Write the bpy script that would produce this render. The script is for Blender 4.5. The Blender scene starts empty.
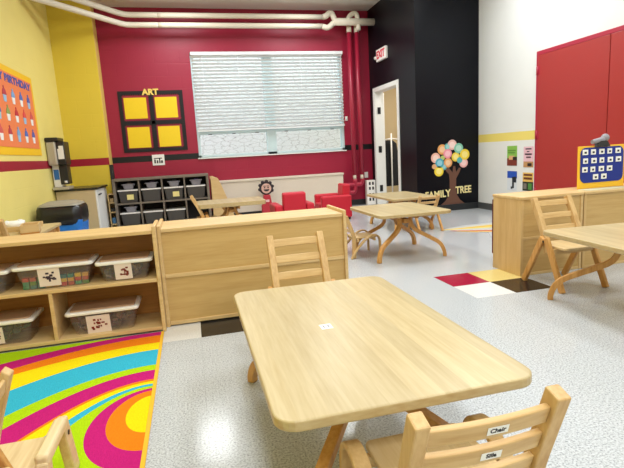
import bpy, bmesh, math, random
from mathutils import Vector, Matrix, Euler
random.seed(7)
S = bpy.context.scene
COL = S.collection
PI = math.pi

# ------------------------------------------------------------------ colours / materials
def lin(h):
    h = h.lstrip('#')
    o = []
    for i in (0, 2, 4):
        c = int(h[i:i+2], 16) / 255
        o.append(c / 12.92 if c <= 0.04045 else ((c + 0.055) / 1.055) ** 2.4)
    return (*o, 1.0)

class NX:
    """little expression helper over a material node tree"""
    def __init__(s, name):
        s.m = bpy.data.materials.new(name); s.m.use_nodes = True
        s.t = s.m.node_tree; s.b = s.t.nodes['Principled BSDF']
    def n(s, typ, **k):
        nd = s.t.nodes.new(typ)
        for a, v in k.items(): setattr(nd, a, v)
        return nd
    def lk(s, a, b): s.t.links.new(a, b)
    def put(s, sock, v):
        if hasattr(v, 'links') or isinstance(v, bpy.types.NodeSocket): s.lk(v, sock)
        else: sock.default_value = v
    def math(s, op, a, b=0.0, c=None):
        nd = s.n('ShaderNodeMath', operation=op)
        s.put(nd.inputs[0], a); s.put(nd.inputs[1], b)
        if c is not None: s.put(nd.inputs[2], c)
        return nd.outputs[0]
    def mix(s, f, a, b, blend='MIX'):
        nd = s.n('ShaderNodeMix', data_type='RGBA', blend_type=blend)
        s.put(nd.inputs['Factor'], f); s.put(nd.inputs[6], a); s.put(nd.inputs[7], b)
        return nd.outputs[2]
    def obj(s):
        tc = s.n('ShaderNodeTexCoord'); sp = s.n('ShaderNodeSeparateXYZ')
        s.lk(tc.outputs['Object'], sp.inputs[0])
        return tc.outputs['Object'], sp.outputs[0], sp.outputs[1], sp.outputs[2]
    def vec(s, x, y, z):
        nd = s.n('ShaderNodeCombineXYZ')
        for i, v in enumerate((x, y, z)): s.put(nd.inputs[i], v)
        return nd.outputs[0]
    def noise(s, v, scale, detail=3, rough=.5):
        nd = s.n('ShaderNodeTexNoise'); s.put(nd.inputs['Vector'], v)
        nd.inputs['Scale'].default_value = scale; nd.inputs['Detail'].default_value = detail
        nd.inputs['Roughness'].default_value = rough
        return nd.outputs['Fac']
    def ramp(s, f, stops):
        nd = s.n('ShaderNodeValToRGB'); s.put(nd.inputs[0], f)
        el = nd.color_ramp.elements
        while len(el) < len(stops): el.new(.5)
        for e, (p, c) in zip(el, stops): e.position = p; e.color = c
        return nd.outputs[0]
    def bump(s, h, strength, dist=.01):
        nd = s.n('ShaderNodeBump'); nd.inputs['Strength'].default_value = strength
        nd.inputs['Distance'].default_value = dist
        s.lk(h, nd.inputs['Height']); s.lk(nd.outputs[0], s.b.inputs['Normal'])
    def between(s, v, a, b):
        return s.math('MULTIPLY', s.math('GREATER_THAN', v, a), s.math('LESS_THAN', v, b))
    def done(s, col=None, rough=.5, spec=.5, **k):
        if col is not None: s.put(s.b.inputs['Base Color'], col)
        s.put(s.b.inputs['Roughness'], rough); s.b.inputs['Specular IOR Level'].default_value = spec
        for a, v in k.items(): s.put(s.b.inputs[a.replace('_', ' ')], v)
        return s.m

def plain(name, h, rough=.5, spec=.5, var=.06, scale=30, **k):
    x = NX(name); v, _, _, _ = x.obj()
    c = lin(h); d = tuple(max(0, q * (1 - var)) for q in c[:3]) + (1,)
    f = x.noise(v, scale, 3)
    return x.done(x.mix(f, d, c), rough, spec, **k)

def wood(name, light, dark, axis='y', strip=0.0, rough=.38, spec=.45, end=None):
    """long fibres along one axis, optional glued strips across it"""
    x = NX(name); v, X, Y, Z = x.obj()
    c = {'x': (X, Y, Z), 'y': (Y, X, Z), 'z': (Z, X, Y)}[axis]
    oi = x.n('ShaderNodeObjectInfo')
    sh = x.math('MULTIPLY', oi.outputs['Random'], 7.0)
    gv = x.vec(x.math('MULTIPLY', x.math('ADD', c[0], sh), 1.6), x.math('MULTIPLY', c[1], 22.0), x.math('MULTIPLY', c[2], 22.0))
    if strip:
        idx = x.math('FLOOR', x.math('DIVIDE', c[1], strip))
        wn = x.n('ShaderNodeTexWhiteNoise', noise_dimensions='1D'); x.lk(idx, wn.inputs['W'])
        off = x.math('MULTIPLY', wn.outputs[0], 13.0)
        gv = x.vec(x.math('ADD', x.math('MULTIPLY', c[0], 1.6), off), x.math('MULTIPLY', c[1], 22.0), x.math('MULTIPLY', c[2], 22.0))
    f1 = x.noise(gv, 1.0, 5, .6)
    f2 = x.noise(gv, 4.0, 2, .5)
    f = x.math('ADD', x.math('MULTIPLY', f1, .75), x.math('MULTIPLY', f2, .25))
    col = x.ramp(f, [(.30, lin(dark)), (.62, lin(light))])
    if strip:
        k = x.math('MULTIPLY_ADD', wn.outputs[0], .16, .90)
        col = x.mix(1.0, col, x.vec(k, k, k), 'MULTIPLY')
    if end:                                     # cut edges of the board: end grain plus painted-in side shade
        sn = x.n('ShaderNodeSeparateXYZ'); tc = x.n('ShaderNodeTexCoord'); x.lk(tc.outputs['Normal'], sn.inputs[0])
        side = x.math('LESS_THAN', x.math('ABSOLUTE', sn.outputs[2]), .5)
        shaded_grain = x.mix(x.noise(x.vec(x.math('MULTIPLY', X, 30), x.math('MULTIPLY', Y, 30), x.math('MULTIPLY', Z, 90)), 1, 4), lin(end), lin(light))
        col = x.mix(side, col, shaded_grain)
    return x.done(col, rough, spec)

M = {}
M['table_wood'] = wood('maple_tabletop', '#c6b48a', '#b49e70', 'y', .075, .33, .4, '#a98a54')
M['leg_wood'] = wood('beech_bent_legs', '#d3a05c', '#b67f3e', 'z', 0, .4, .4)
M['chair_wood'] = wood('beech_chair', '#d2b07a', '#b98f56', 'z', 0, .4, .4)
M['chair_wood_x'] = wood('beech_chair_cross', '#d6b680', '#bd955c', 'x', 0, .4, .4)
M['seat_wood'] = wood('beech_seat', '#e2c796', '#cfae78', 'y', .06, .38, .4)
M['pale_wood'] = wood('pale_birch_chair', '#dfc79c', '#c9ab7c', 'y', 0, .4, .4)
M['cab_wood'] = wood('birch_cabinet', '#c9a76c', '#bc975a', 'x', 0, .42, .4)
M['cab_side'] = wood('birch_cabinet_end', '#d0b07a', '#c09a60', 'z', 0, .42, .4)
M['cab_edge'] = wood('birch_cabinet_edge', '#d6b884', '#c6a26a', 'x', 0, .4, .4)
M['shelf_wood_shaded'] = wood('maple_shelf_shaded', '#b9803e', '#a06a30', 'x', 0, .42, .4)  # deeper brown: the shade inside the open shelf is in the colour
M['white_pl'] = plain('white_plastic', '#eeeae4', .35)
M['white_pt'] = plain('white_paint', '#e8e8e4', .45)
M['black_pl'] = plain('black_plastic', '#17171a', .4)
M['grey_lam'] = wood('grey_laminate', '#7c7164', '#665c51', 'x', 0, .5, .4)
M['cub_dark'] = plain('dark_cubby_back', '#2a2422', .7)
M['bin_dark'] = plain('smoky_bin', '#4b4744', .35)
M['clear_tub'] = plain('cloudy_tub', '#8d8a92', .3)
M['yel_label'] = plain('yellow_label', '#e8d88c', .6)
M['yel_paper'] = plain('yellow_paper', '#f3cf12', .6)
M['black_border'] = plain('black_border_paper', '#130a0e', .7)
M['gold_letter'] = plain('gold_letters', '#f2d26a', .6)
M['cream_letter'] = plain('cream_letters', '#f0e2a0', .6)
M['red_vinyl'] = plain('red_vinyl', '#c31f33', .45, .4)
M['red_paint'] = plain('maroon_pipe_paint', '#a01d38', .35)
M['pipe_white'] = plain('white_pipe_wrap', '#e2d9c6', .5)
M['trunk'] = plain('brown_paper', '#6a4636', .8)
M['blue_bin'] = plain('blue_bin_plastic', '#1f74cf', .4)
M['liner'] = plain('black_bag', '#141416', .28)
M['grey_lid'] = plain('grey_lid', '#a09a8a', .5)
M['beige'] = plain('beige_laminate', '#cbb58c', .5)
M['grey_metal'] = plain('brushed_grey', '#b8b0a0', .35, .5, Metallic=.3)
M['dark_metal'] = plain('dark_bolt', '#3a3632', .35, .5, Metallic=.8)
M['blue_label'] = plain('blue_label', '#2c6cb0', .5)
M['paper'] = plain('white_paper', '#f0efea', .7)
M['ink'] = plain('dark_ink', '#26242a', .7)
M['heater'] = plain('offwhite_heater', '#d9cdbb', .5)
M['black_base'] = plain('black_baseboard', '#26282a', .4)
M['grey_base'] = plain('grey_baseboard', '#4a4c4c', .45)
M['black_top'] = plain('black_counter', '#1b1b1d', .3)
M['pocket_blue'] = plain('blue_pocket_fabric', '#122a86', .7)
M['chart_yellow'] = plain('yellow_board', '#f0bc28', .5)
M['jacket'] = plain('black_cloth', '#15161a', .9)
M['maroon'] = plain('maroon_panel', '#5a1018', .5)
M['exit_red'] = plain('exit_red', '#d8304a', .5)

# transparent storage plastic
def clear_plastic(name, tint, alpha):
    x = NX(name)
    tr = x.n('ShaderNodeBsdfTransparent'); tr.inputs[0].default_value = lin(tint)
    mx = x.n('ShaderNodeMixShader'); mx.inputs[0].default_value = alpha
    x.done(lin('#cfc6c0'), .18, .5)
    out = x.t.nodes['Material Output']
    x.lk(tr.outputs[0], mx.inputs[1]); x.lk(x.b.outputs[0], mx.inputs[2]); x.lk(mx.outputs[0], out.inputs[0])
    return x.m
M['clear'] = clear_plastic('clear_plastic', '#f4efea', .15)
M['glass'] = clear_plastic('window_glass', '#eef4f4', .06)

# painted concrete block walls with a painted stripe
def wall_mat(name, base, horiz, stripe=None, z0=0, z1=0, bump=.22, rough=.42, spec=.4):
    x = NX(name); v, X, Y, Z = x.obj()
    h = X if horiz == 'x' else Y
    br = x.n('ShaderNodeTexBrick'); x.lk(x.vec(h, Z, 0.0), br.inputs['Vector'])
    br.inputs['Scale'].default_value = 1; br.inputs['Brick Width'].default_value = .406
    br.inputs['Row Height'].default_value = .203; br.inputs['Mortar Size'].default_value = .006
    br.inputs['Mortar Smooth'].default_value = .6; br.inputs['Color1'].default_value = (1, 1, 1, 1)
    br.inputs['Color2'].default_value = (1, 1, 1, 1); br.inputs['Mortar'].default_value = (0, 0, 0, 1)
    c = lin(base); d = tuple(q * .9 for q in c[:3]) + (1,)
    col = x.mix(x.noise(v, 2.5, 4), d, c)
    if stripe: col = x.mix(x.between(Z, z0, z1), col, lin(stripe))
    ht = x.math('ADD', x.math('MULTIPLY', br.outputs['Fac'], -.8), x.math('MULTIPLY', x.noise(v, 90, 2), .25))
    if bump: x.bump(ht, bump, .008)
    return x.done(col, rough, spec)

M['w_red'] = wall_mat('red_block_wall', '#9c1a38', 'x', '#0d0c10', 1.035, 1.135)
M['w_yellow'] = wall_mat('yellow_block_wall', '#f2e184', 'y', '#9c1730', 1.015, 1.122)
M['w_pier'] = wall_mat('yellow_block_pier', '#e4c842', 'x', '#9c1730', 1.02, 1.135)
M['w_white'] = wall_mat('white_wall', '#e4e6e4', 'y', '#e6d372', 1.04, 1.16, 0.04)
M['w_black'] = wall_mat('black_wall', '#0e0f15', 'x', None, 0, 0, .05, .36, .16)
M['w_plain'] = wall_mat('cream_wall', '#e6e0d0', 'x', None, 0, 0, .05)
M['w_beige'] = wall_mat('beige_hall_wall', '#cdb88f', 'y', None, 0, 0, .05)
M['w_ceil'] = plain('ceiling_white', '#dedbd2', .7)
M['door_red'] = plain('red_door_paint', '#a5302c', .38, .5, .08, 3)
M['door_frame'] = plain('red_frame_paint', '#a8203a', .4)

def floor_mat():
    x = NX('speckled_vinyl_tile'); v, X, Y, Z = x.obj()
    f = x.noise(v, 130, 2, .7); g = x.noise(v, 45, 3, .6)
    col = x.ramp(f, [(.34, lin('#878a8c')), (.5, lin('#bcbfc1')), (.66, lin('#d0d3d5'))])
    col = x.mix(x.math('MULTIPLY', g, .35), col, lin('#aeb0b2'))
    T = .3048
    gx, gy = 1.802, 3.073
    for (i, j, c) in ((0, 0, '#a31d3c'), (1, 0, '#dfc87e'), (0, -1, '#e2e0dc'), (1, -1, '#2b2320'),
                      (-7, -1, '#dcdad6'), (-6, -1, '#2a2726')):
        x0, y0 = gx + i * T, gy + j * T
        k = x.math('MULTIPLY', x.between(X, x0, x0 + T), x.between(Y, y0, y0 + T))
        sp = x.ramp(f, [(.35, tuple(q * .82 for q in lin(c)[:3]) + (1,)), (.6, lin(c))])
        col = x.mix(k, col, sp)
    ax = x.math('ABSOLUTE', x.math('SUBTRACT', x.math('FRACT', x.math('DIVIDE', x.math('SUBTRACT', X, gx - 30 * T), T)), .5))
    ay = x.math('ABSOLUTE', x.math('SUBTRACT', x.math('FRACT', x.math('DIVIDE', x.math('SUBTRACT', Y, gy - 30 * T), T)), .5))
    seam = x.math('GREATER_THAN', x.math('MAXIMUM', ax, ay), .4965)
    col = x.mix(x.math('MULTIPLY', seam, .25), col, lin('#6d6c6a'))
    r = x.math('MULTIPLY_ADD', g, .10, .10)
    x.bump(x.noise(v, 6, 2), .04, .01)
    return x.done(col, r, .2)
M['floor'] = floor_mat()

def rug_mat():
    x = NX('rainbow_rug_pile'); v, X, Y, Z = x.obj()       # object origin sits at world origin
    mag, ora, yel, blu, grn = lin('#c71d78'), lin('#f58412'), lin('#f8de0a'), lin('#38b6d4'), lin('#b2d80c')
    dx = x.math('SUBTRACT', -.275, X); d2 = x.math('MULTIPLY', dx, dx)
    col = grn
    for (yr, a, c) in ((2.95, .28, mag), (2.885, .40, ora), (2.765, .36, yel), (2.66, .62, blu), (2.455, .92, grn),
                       (2.39, 1.18, mag), (2.285, 1.7, ora), (2.262, 1.72, yel), (2.235, 2.35, blu), (2.212, 3.0, grn)):
        b = x.math('SUBTRACT', yr, x.math('MULTIPLY', d2, a))
        col = x.mix(x.math('LESS_THAN', Y, b), col, c)
    for (cy, ra, rb, c) in ((1.885, .235, .305, mag), (1.93, .165, .235, ora), (1.965, .095, .15, yel)):
        ex = x.math('DIVIDE', x.math('SUBTRACT', X, -.255), ra); ey = x.math('DIVIDE', x.math('SUBTRACT', Y, cy), rb)
        q = x.math('ADD', x.math('MULTIPLY', ex, ex), x.math('MULTIPLY', ey, ey))
        col = x.mix(x.math('LESS_THAN', q, 1.0), col, c)
    for (y0, c) in ((1.50, yel), (1.36, ora), (1.2, mag), (1.0, blu), (.75, grn)):
        b = x.math('ADD', y0, x.math('MULTIPLY', d2, .5))
        col = x.mix(x.math('LESS_THAN', Y, b), col, c)
    n1 = x.noise(x.vec(x.math('MULTIPLY', X, 160), x.math('MULTIPLY', Y, 60), 0.0), 1, 3, .7)
    k = x.math('MULTIPLY_ADD', n1, .36, .66)
    col = x.mix(1.0, col, x.vec(k, k, k), 'MULTIPLY')
    x.bump(n1, .4, .004)
    return x.done(col, .95, .15)
M['rug'] = rug_mat()

def rug2_mat():
    x = NX('pale_rainbow_rug_pile'); v, X, Y, Z = x.obj()
    col = lin('#b4b8ba')
    # stripes opening out like a fan from one corner
    dx = x.math('SUBTRACT', X, 2.95)
    for (s, o, c) in ((.10, 5.30, '#c9c6b4'), (.01, 5.27, '#d9b94e'), (-.10, 5.25, '#dcc672'), (-.24, 5.24, '#bfc4ae'),
                      (-.34, 5.23, '#c4c4c0'), (-.52, 5.20, '#c0664c'), (-.66, 5.18, '#d8ac60'), (-.85, 5.16, '#b4b8ba')):
        b = x.math('ADD', o, x.math('MULTIPLY', dx, s))
        col = x.mix(x.math('LESS_THAN', Y, b), col, lin(c))
    n1 = x.noise(v, 140, 3)
    k = x.math('MULTIPLY_ADD', n1, .2, .88)
    return x.done(x.mix(1.0, col, x.vec(k, k, k), 'MULTIPLY'), .9, .2)
M['rug2'] = rug2_mat()

def stone_mat():
    x = NX('white_stone_wall'); v, X, Y, Z = x.obj()
    w = x.vec(x.math('MULTIPLY', X, 4.5), x.math('MULTIPLY', Z, 11.0), 0.0)
    nz = x.n('ShaderNodeTexNoise'); x.lk(w, nz.inputs['Vector']); nz.inputs['Scale'].default_value = 1.2
    va = x.n('ShaderNodeVectorMath', operation='ADD'); x.lk(w, va.inputs[0]); x.lk(nz.outputs['Color'], va.inputs[1])
    vo = x.n('ShaderNodeTexVoronoi', feature='DISTANCE_TO_EDGE', voronoi_dimensions='2D'); x.lk(va.outputs[0], vo.inputs['Vector'])
    vo.inputs['Scale'].default_value = 1.0
    col = x.ramp(vo.outputs['Distance'], [(.0, lin('#b8b6ae')), (.07, lin('#efeee8'))])
    return x.done(col, .8, .2)
M['stone'] = stone_mat()

def blind_mat():
    x = NX('white_blind_slat'); x.done(lin('#e6e9ea'), .45, .3)
    return x.m
M['blind'] = blind_mat()
_cols = {}
def cm(h, rough=.6):
    if (h, rough) not in _cols: _cols[(h, rough)] = plain('paint_' + h.strip('#'), h, rough)
    return _cols[(h, rough)]

# ------------------------------------------------------------------ mesh builder
class MB:
    def __init__(s): s.bm = bmesh.new(); s.smooth = []
    def box(s, a, b, rot=None, pivot=None):
        a, b = Vector(a), Vector(b)
        vs = [s.bm.verts.new((x, y, z)) for x in (a.x, b.x) for y in (a.y, b.y) for z in (a.z, b.z)]
        for q in ((0, 1, 3, 2), (4, 6, 7, 5), (0, 4, 5, 1), (2, 3, 7, 6), (0, 2, 6, 4), (1, 5, 7, 3)):
            s.bm.faces.new([vs[i] for i in q])
        if rot is not None:
            p = Vector(pivot) if pivot is not None else (a + b) / 2
            bmesh.ops.rotate(s.bm, verts=vs, cent=p, matrix=rot)
        return s
    def prism(s, pts, axis, a, b):
        """2-D outline extruded along axis; outline coords are the two other axes in xyz order"""
        def P(p, t):
            if axis == 'x': return (t, p[0], p[1])
            if axis == 'y': return (p[0], t, p[1])
            return (p[0], p[1], t)
        A = [s.bm.verts.new(P(p, a)) for p in pts]; B = [s.bm.verts.new(P(p, b)) for p in pts]
        n = len(pts)
        s.bm.faces.new(A); s.bm.faces.new(B[::-1])
        for i in range(n): s.bm.faces.new((A[i], B[i], B[(i+1) % n], A[(i+1) % n]))
        return s
    def frustum(s, c0, s0, z0, c1, s1, z1, r0=0, r1=0, seg=4):
        """rounded rectangle loft from z0 to z1"""
        L0 = [s.bm.verts.new((c0[0]+p[0], c0[1]+p[1], z0)) for p in rrect(s0[0], s0[1], r0, seg)]
        L1 = [s.bm.verts.new((c1[0]+p[0], c1[1]+p[1], z1)) for p in rrect(s1[0], s1[1], r1, seg)]
        n = len(L0)
        s.bm.faces.new(L0[::-1]); s.bm.faces.new(L1)
        for i in range(n): s.bm.faces.new((L0[i], L0[(i+1) % n], L1[(i+1) % n], L1[i]))
        return s
    def sweep(s, path, side, w, t, closed_ends=True):
        """rectangular section: width w along 'side', thickness t across"""
        side = Vector(side).normalized(); P = [Vector(p) for p in path]; rings = []
        for i, p in enumerate(P):
            a = P[max(0, i-1)]; b = P[min(len(P)-1, i+1)]
            tg = (b - a).normalized(); nr = tg.cross(side).normalized(); sd = nr.cross(tg).normalized()
            rings.append([s.bm.verts.new(p + sd * (w/2*u) + nr * (t/2*v)) for u, v in ((1, 1), (-1, 1), (-1, -1), (1, -1))])
        for r0, r1 in zip(rings, rings[1:]):
            for k in range(4): s.bm.faces.new((r0[k], r0[(k+1) % 4], r1[(k+1) % 4], r1[k]))
        s.bm.faces.new(rings[0][::-1]); s.bm.faces.new(rings[-1])
        return s
    def tube(s, path, r, n=12):
        P = [Vector(p) for p in path]; rings = []; up = None
        for i, p in enumerate(P):
            a = P[max(0, i-1)]; b = P[min(len(P)-1, i+1)]
            tg = (b - a).normalized()
            if up is None:
                up = Vector((0, 0, 1)) if abs(tg.z) < .9 else Vector((0, 1, 0))
            u = (up - tg * up.dot(tg)).normalized(); v = tg.cross(u); up = u
            rr = r[i] if isinstance(r, (list, tuple)) else r
            rings.append([s.bm.verts.new(p + (u * math.cos(k*2*PI/n) + v * math.sin(k*2*PI/n)) * rr) for k in range(n)])
        fs = []
        for r0, r1 in zip(rings, rings[1:]):
            for k in range(n): fs.append(s.bm.faces.new((r0[k], r0[(k+1) % n], r1[(k+1) % n], r1[k])))
        s.bm.faces.new(rings[0][::-1]); s.bm.faces.new(rings[-1])
        for f in fs: f.smooth = True
        return s
    def disc(s, c, r, axis, t, n=24):
        d = {'x': Vector((1, 0, 0)), 'y': Vector((0, 1, 0)), 'z': Vector((0, 0, 1))}[axis]
        c = Vector(c); return s.tube([c, c + d * t], r, n)
    def ball(s, c, r, sx=1, sy=1, sz=1):
        g = bmesh.ops.create_uvsphere(s.bm, u_segments=16, v_segments=10, radius=1)
        for v in g['verts']: v.co = Vector((v.co.x*r*sx + c[0], v.co.y*r*sy + c[1], v.co.z*r*sz + c[2]))
        for f in s.bm.faces:
            if all(v in set(g['verts']) for v in f.verts): f.smooth = True
        return s
    def mesh(s, name, m):
        bmesh.ops.recalc_face_normals(s.bm, faces=s.bm.faces)
        me = bpy.data.meshes.new(name); s.bm.to_mesh(me); s.bm.free()
        me.materials.append(m); return me
    def build(s, name, m, parent=None, bevel=0.0, label=None, seg=2):
        o = bpy.data.objects.new(name, s.mesh(name, m)); COL.objects.link(o)
        if parent is not None: o.parent = parent
        if bevel:
            b = o.modifiers.new('round', 'BEVEL'); b.width = bevel; b.segments = seg
            b.limit_method = 'ANGLE'; b.angle_limit = math.radians(35)
        if label: o['label'] = label
        return o

def rrect(sx, sy, r, seg=4):
    if r <= 0: r = 1e-4
    pts = []
    for cx, cy, a0 in ((sx/2-r, sy/2-r, 0), (-sx/2+r, sy/2-r, 90), (-sx/2+r, -sy/2+r, 180), (sx/2-r, -sy/2+r, 270)):
        for k in range(seg+1):
            a = math.radians(a0 + 90*k/seg); pts.append((cx + r*math.cos(a), cy + r*math.sin(a)))
    return pts

def smooth_path(P, n=5):
    """Catmull-Rom through points"""
    P = [Vector(p) for p in P]; out = []
    for i in range(len(P)-1):
        p0 = P[max(0, i-1)]; p1 = P[i]; p2 = P[i+1]; p3 = P[min(len(P)-1, i+2)]
        for k in range(n):
            t = k/n
            out.append(.5*((2*p1) + (p2-p0)*t + (2*p0-5*p1+4*p2-p3)*t*t + (3*p1-p0-3*p2+p3)*t**3))
    out.append(P[-1]); return out

def thing(name, label, cat, loc=(0, 0, 0), rz=0.0, group=None):
    o = bpy.data.objects.new(name, None); o.empty_display_size = .1; COL.objects.link(o)
    o.location = loc; o.rotation_euler = (0, 0, rz); o['label'] = label; o['category'] = cat
    if group: o['group'] = group
    return o
def tag(o, label, cat, group=None):
    o['label'] = label; o['category'] = cat
    if group: o['group'] = group
    return o
def struct(o): o['kind'] = 'structure'; return o
def dup(root, loc, rz, label, group=None, scale=None):
    r = root.copy(); COL.objects.link(r); r.location = loc; r.rotation_euler = (0, 0, rz); r['label'] = label
    if group: r['group'] = group
    if scale: r.scale = scale
    def rec(src, dst):
        for ch in list(src.children):
            c = ch.copy(); COL.objects.link(c); c.parent = dst; rec(ch, c)
    rec(root, r); return r

def text(name, s, size, m, loc, basis, parent=None, ext=.002, label=None, align='CENTER', width=None, bold=0.0):
    """basis: (right vector, up vector) of the writing"""
    cu = bpy.data.curves.new(name, 'FONT'); cu.body = s; cu.size = size; cu.extrude = ext; cu.align_x = align; cu.align_y = 'CENTER'
    cu.offset = bold
    o = bpy.data.objects.new(name, cu); COL.objects.link(o)
    dg = bpy.context.evaluated_depsgraph_get(); dg.update()
    me = bpy.data.meshes.new_from_object(o.evaluated_get(dg)); bpy.data.objects.remove(o)
    r = Vector(basis[0]).normalized(); u = Vector(basis[1]).normalized(); n = r.cross(u)
    xs = [v.co.x for v in me.vertices]
    k = 1.0
    if width and xs: k = width / (max(xs) - min(xs))
    L = Vector(loc)
    for v in me.vertices: v.co = L + r * (v.co.x * k) + u * v.co.y + n * v.co.z
    me.materials.clear(); me.materials.append(m)
    ob = bpy.data.objects.new(name, me); COL.objects.link(ob)
    if parent is not None: ob.parent = parent
    if label: ob['label'] = label
    return ob

# ------------------------------------------------------------------ camera (solved from the vanishing points)
def make_cam():
    f, pitch, roll, yaw, h = 479.24, 0.168253, -0.056403, 0.239490, 1.034
    cy, sy, cp, sp, cr, sr = math.cos(yaw), math.sin(yaw), math.cos(pitch), math.sin(pitch), math.cos(roll), math.sin(roll)
    fwd = Vector((sy, cy, 0)); right = Vector((cy, -sy, 0)); up = Vector((0, 0, 1))
    f2 = fwd * cp - up * sp; u2 = fwd * sp + up * cp
    r3 = right * cr + u2 * sr; u3 = -right * sr + u2 * cr
    c = bpy.data.cameras.new('camera'); c.sensor_width = 36; c.lens = f / 624 * 36; c.clip_start = .02
    o = bpy.data.objects.new('camera', c); COL.objects.link(o)
    m = Matrix.Identity(4)
    for i in range(3): m[i][0] = r3[i]; m[i][1] = u3[i]; m[i][2] = -f2[i]; m[i][3] = (0, 0, h)[i]
    o.matrix_world = m; S.camera = o
make_cam()

# ------------------------------------------------------------------ room shell
XL, XR, YB, YF, ZC = -1.87, 4.46, 8.70, -2.2, 3.51
XD, YK = 3.39, 6.83                                   # doorway wall, black wall
WX0, WX1, WZ0, WZ1 = .175, 2.86, 1.047, 2.80          # window opening
T = .12
struct(MB().box((XL-.2, YF-.2, -.1), (6.2, 10.2, 0)).build('floor', M['floor']))
struct(MB().box((XL-.2, YF-.2, ZC), (6.2, YB+.15, ZC+.1)).build('ceiling', M['w_ceil']))
b = MB()
b.box((XL-.2, YB, 0), (WX0, YB+.15, ZC)); b.box((WX1, YB, 0), (XD+.15, YB+.15, ZC))
b.box((WX0, YB, 0), (WX1, YB+.15, WZ0)); b.box((WX0, YB, WZ1), (WX1, YB+.15, ZC))
struct(b.build('wall_back', M['w_red']))
struct(MB().box((XL-T, YF, 0), (XL, YB, ZC)).build('wall_left', M['w_yellow']))
struct(MB().box((XL, 8.40, 0), (-1.25, YB, ZC)).build('wall_pier', M['w_pier']))
struct(MB().box((XR, YF, 0), (XR+T, YK+.3, ZC)).build('wall_right', M['w_white']))
struct(MB().box((XL-T, YF-T, 0), (XR+T, YF, ZC)).build('wall_front', M['w_plain']))
DY0, DY1, DZ = 7.48, 8.47, 2.06                       # door opening
b = MB()
b.box((XD, YK, 0), (XR+T, YK+.12, ZC))
b.box((XD, YK+.12, 0), (XD+.15, DY0, ZC)); b.box((XD, DY1, 0), (XD+.15, YB, ZC)); b.box((XD, DY0, DZ), (XD+.15, DY1, ZC))
struct(b.build('wall_black', M['w_black']))
# little hall beyond the doorway
b = MB(); b.box((5.2, YK+.12, 0), (5.3, 10.1, 2.9)); b.box((XD+.15, 10.0, 0), (5.2, 10.1, 2.9)); b.box((XD+.09, YB+.15, 0), (XD+.15, 10.1, 2.9))
b.box((XD+.15, YK+.12, 2.8), (5.3, 10.1, 2.9))
struct(b.build('wall_hall', M['w_beige']))
# baseboards
struct(MB().box((XD, YK-.012, 0), (XR, YK, .10)).build('baseboard_black', M['black_base']))
struct(MB().box((XR-.012, 5.55, 0), (XR, YK-.012, .10)).build('baseboard_right', M['grey_base']))
struct(MB().box((-1.25, YB-.012, 0), (XD, YB, .10)).build('baseboard_back', M['black_base']))
struct(MB().box((XL, YF, 0), (XL+.012, 8.4, .10)).build('baseboard_left', M['black_base']))
struct(MB().box((-1.256, 8.385, 0), (-1.20, 8.44, 1.02)).build('trim_1', M['black_base']))
struct(MB().box((-1.25, 8.41, 0), (-1.244, YB, ZC)).build('trim_2', cm('#e4c66a')))

# outside: pale stone wall and ground
struct(MB().box((-6, 11.2, -.5), (9, 11.6, 3.4)).build('wall_exterior', M['stone']))
struct(MB().box((-6, YB+.2, -.6), (9, 11.2, -.5)).build('ground_exterior', M['stone']))

# window
w = struct(MB().box((WX0, YB+.02, WZ0), (WX1, YB+.12, WZ0+.045)).box((WX0, YB+.02, WZ1-.05), (WX1, YB+.12, WZ1))
           .box((WX0, YB+.02, WZ0), (WX0+.05, YB+.12, WZ1)).box((WX1-.05, YB+.02, WZ0), (WX1, YB+.12, WZ1))
           .box((1.40, YB+.02, WZ0), (1.57, YB+.12, WZ1)).box((WX0, YB+.03, 1.44), (WX1, YB+.12, 1.53))
           .build('window_1', cm('#c2d6d8', .4), bevel=.004))
for i, (a, c) in enumerate(((WX0+.05, 1.40), (1.57, WX1-.05))):
    g = MB().box((a, YB+.06, WZ0+.045), (c, YB+.066, 1.44)).box((a, YB+.06, 1.53), (c, YB+.066, WZ1-.05)).build('window_pane', M['glass'], w)
    l = MB()
    for q in (.15, .5, .85): l.box((a+(c-a)*q-.03, YB+.005, 1.435), (a+(c-a)*q+.03, YB+.03, 1.447))
    l.build('window_latch', M['dark_metal'], w)
MB().box((WX0-.02, YB-.03, WZ0-.02), (WX1+.02, YB+.03, WZ0)).build('window_sill', M['white_pt'], w, .004)

# blind
t = thing('window_blind', 'wide white slatted blind drawn two thirds down the window on the maroon wall', 'blind', (1.52, YB-.05, 1.50))
MB().box((-1.335, -.045, 1.245), (1.335, .04, 1.30)).build('head_rail', M['blind'], t, .006)
sl = MB(); n = 22; tilt = Matrix.Rotation(math.radians(-38), 3, 'X')
for i in range(n):
    z = 1.225 - i * (1.205 / (n-1))
    sl.box((-1.325, -.0245, z-.0012), (1.325, .0245, z+.0012), tilt)
sl.build('slats', M['blind'], t)
MB().box((-1.33, -.022, -.012), (1.33, .022, .010)).build('bottom_rail', M['blind'], t, .004)
for xx in (-1.15, -.55, .55, 1.15):
    MB().tube([(xx, -.026, 1.25), (xx, -.026, 0)], .003, 6).build('ladder_cord', M['blind'], t)
MB().tube([(1.29, -.05, 1.24), (1.295, -.052, .55)], .004, 6).ball((1.295, -.052, .53), .016, 1, 1, 1.8).build('pull_cord', M['white_pl'], t)

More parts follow.
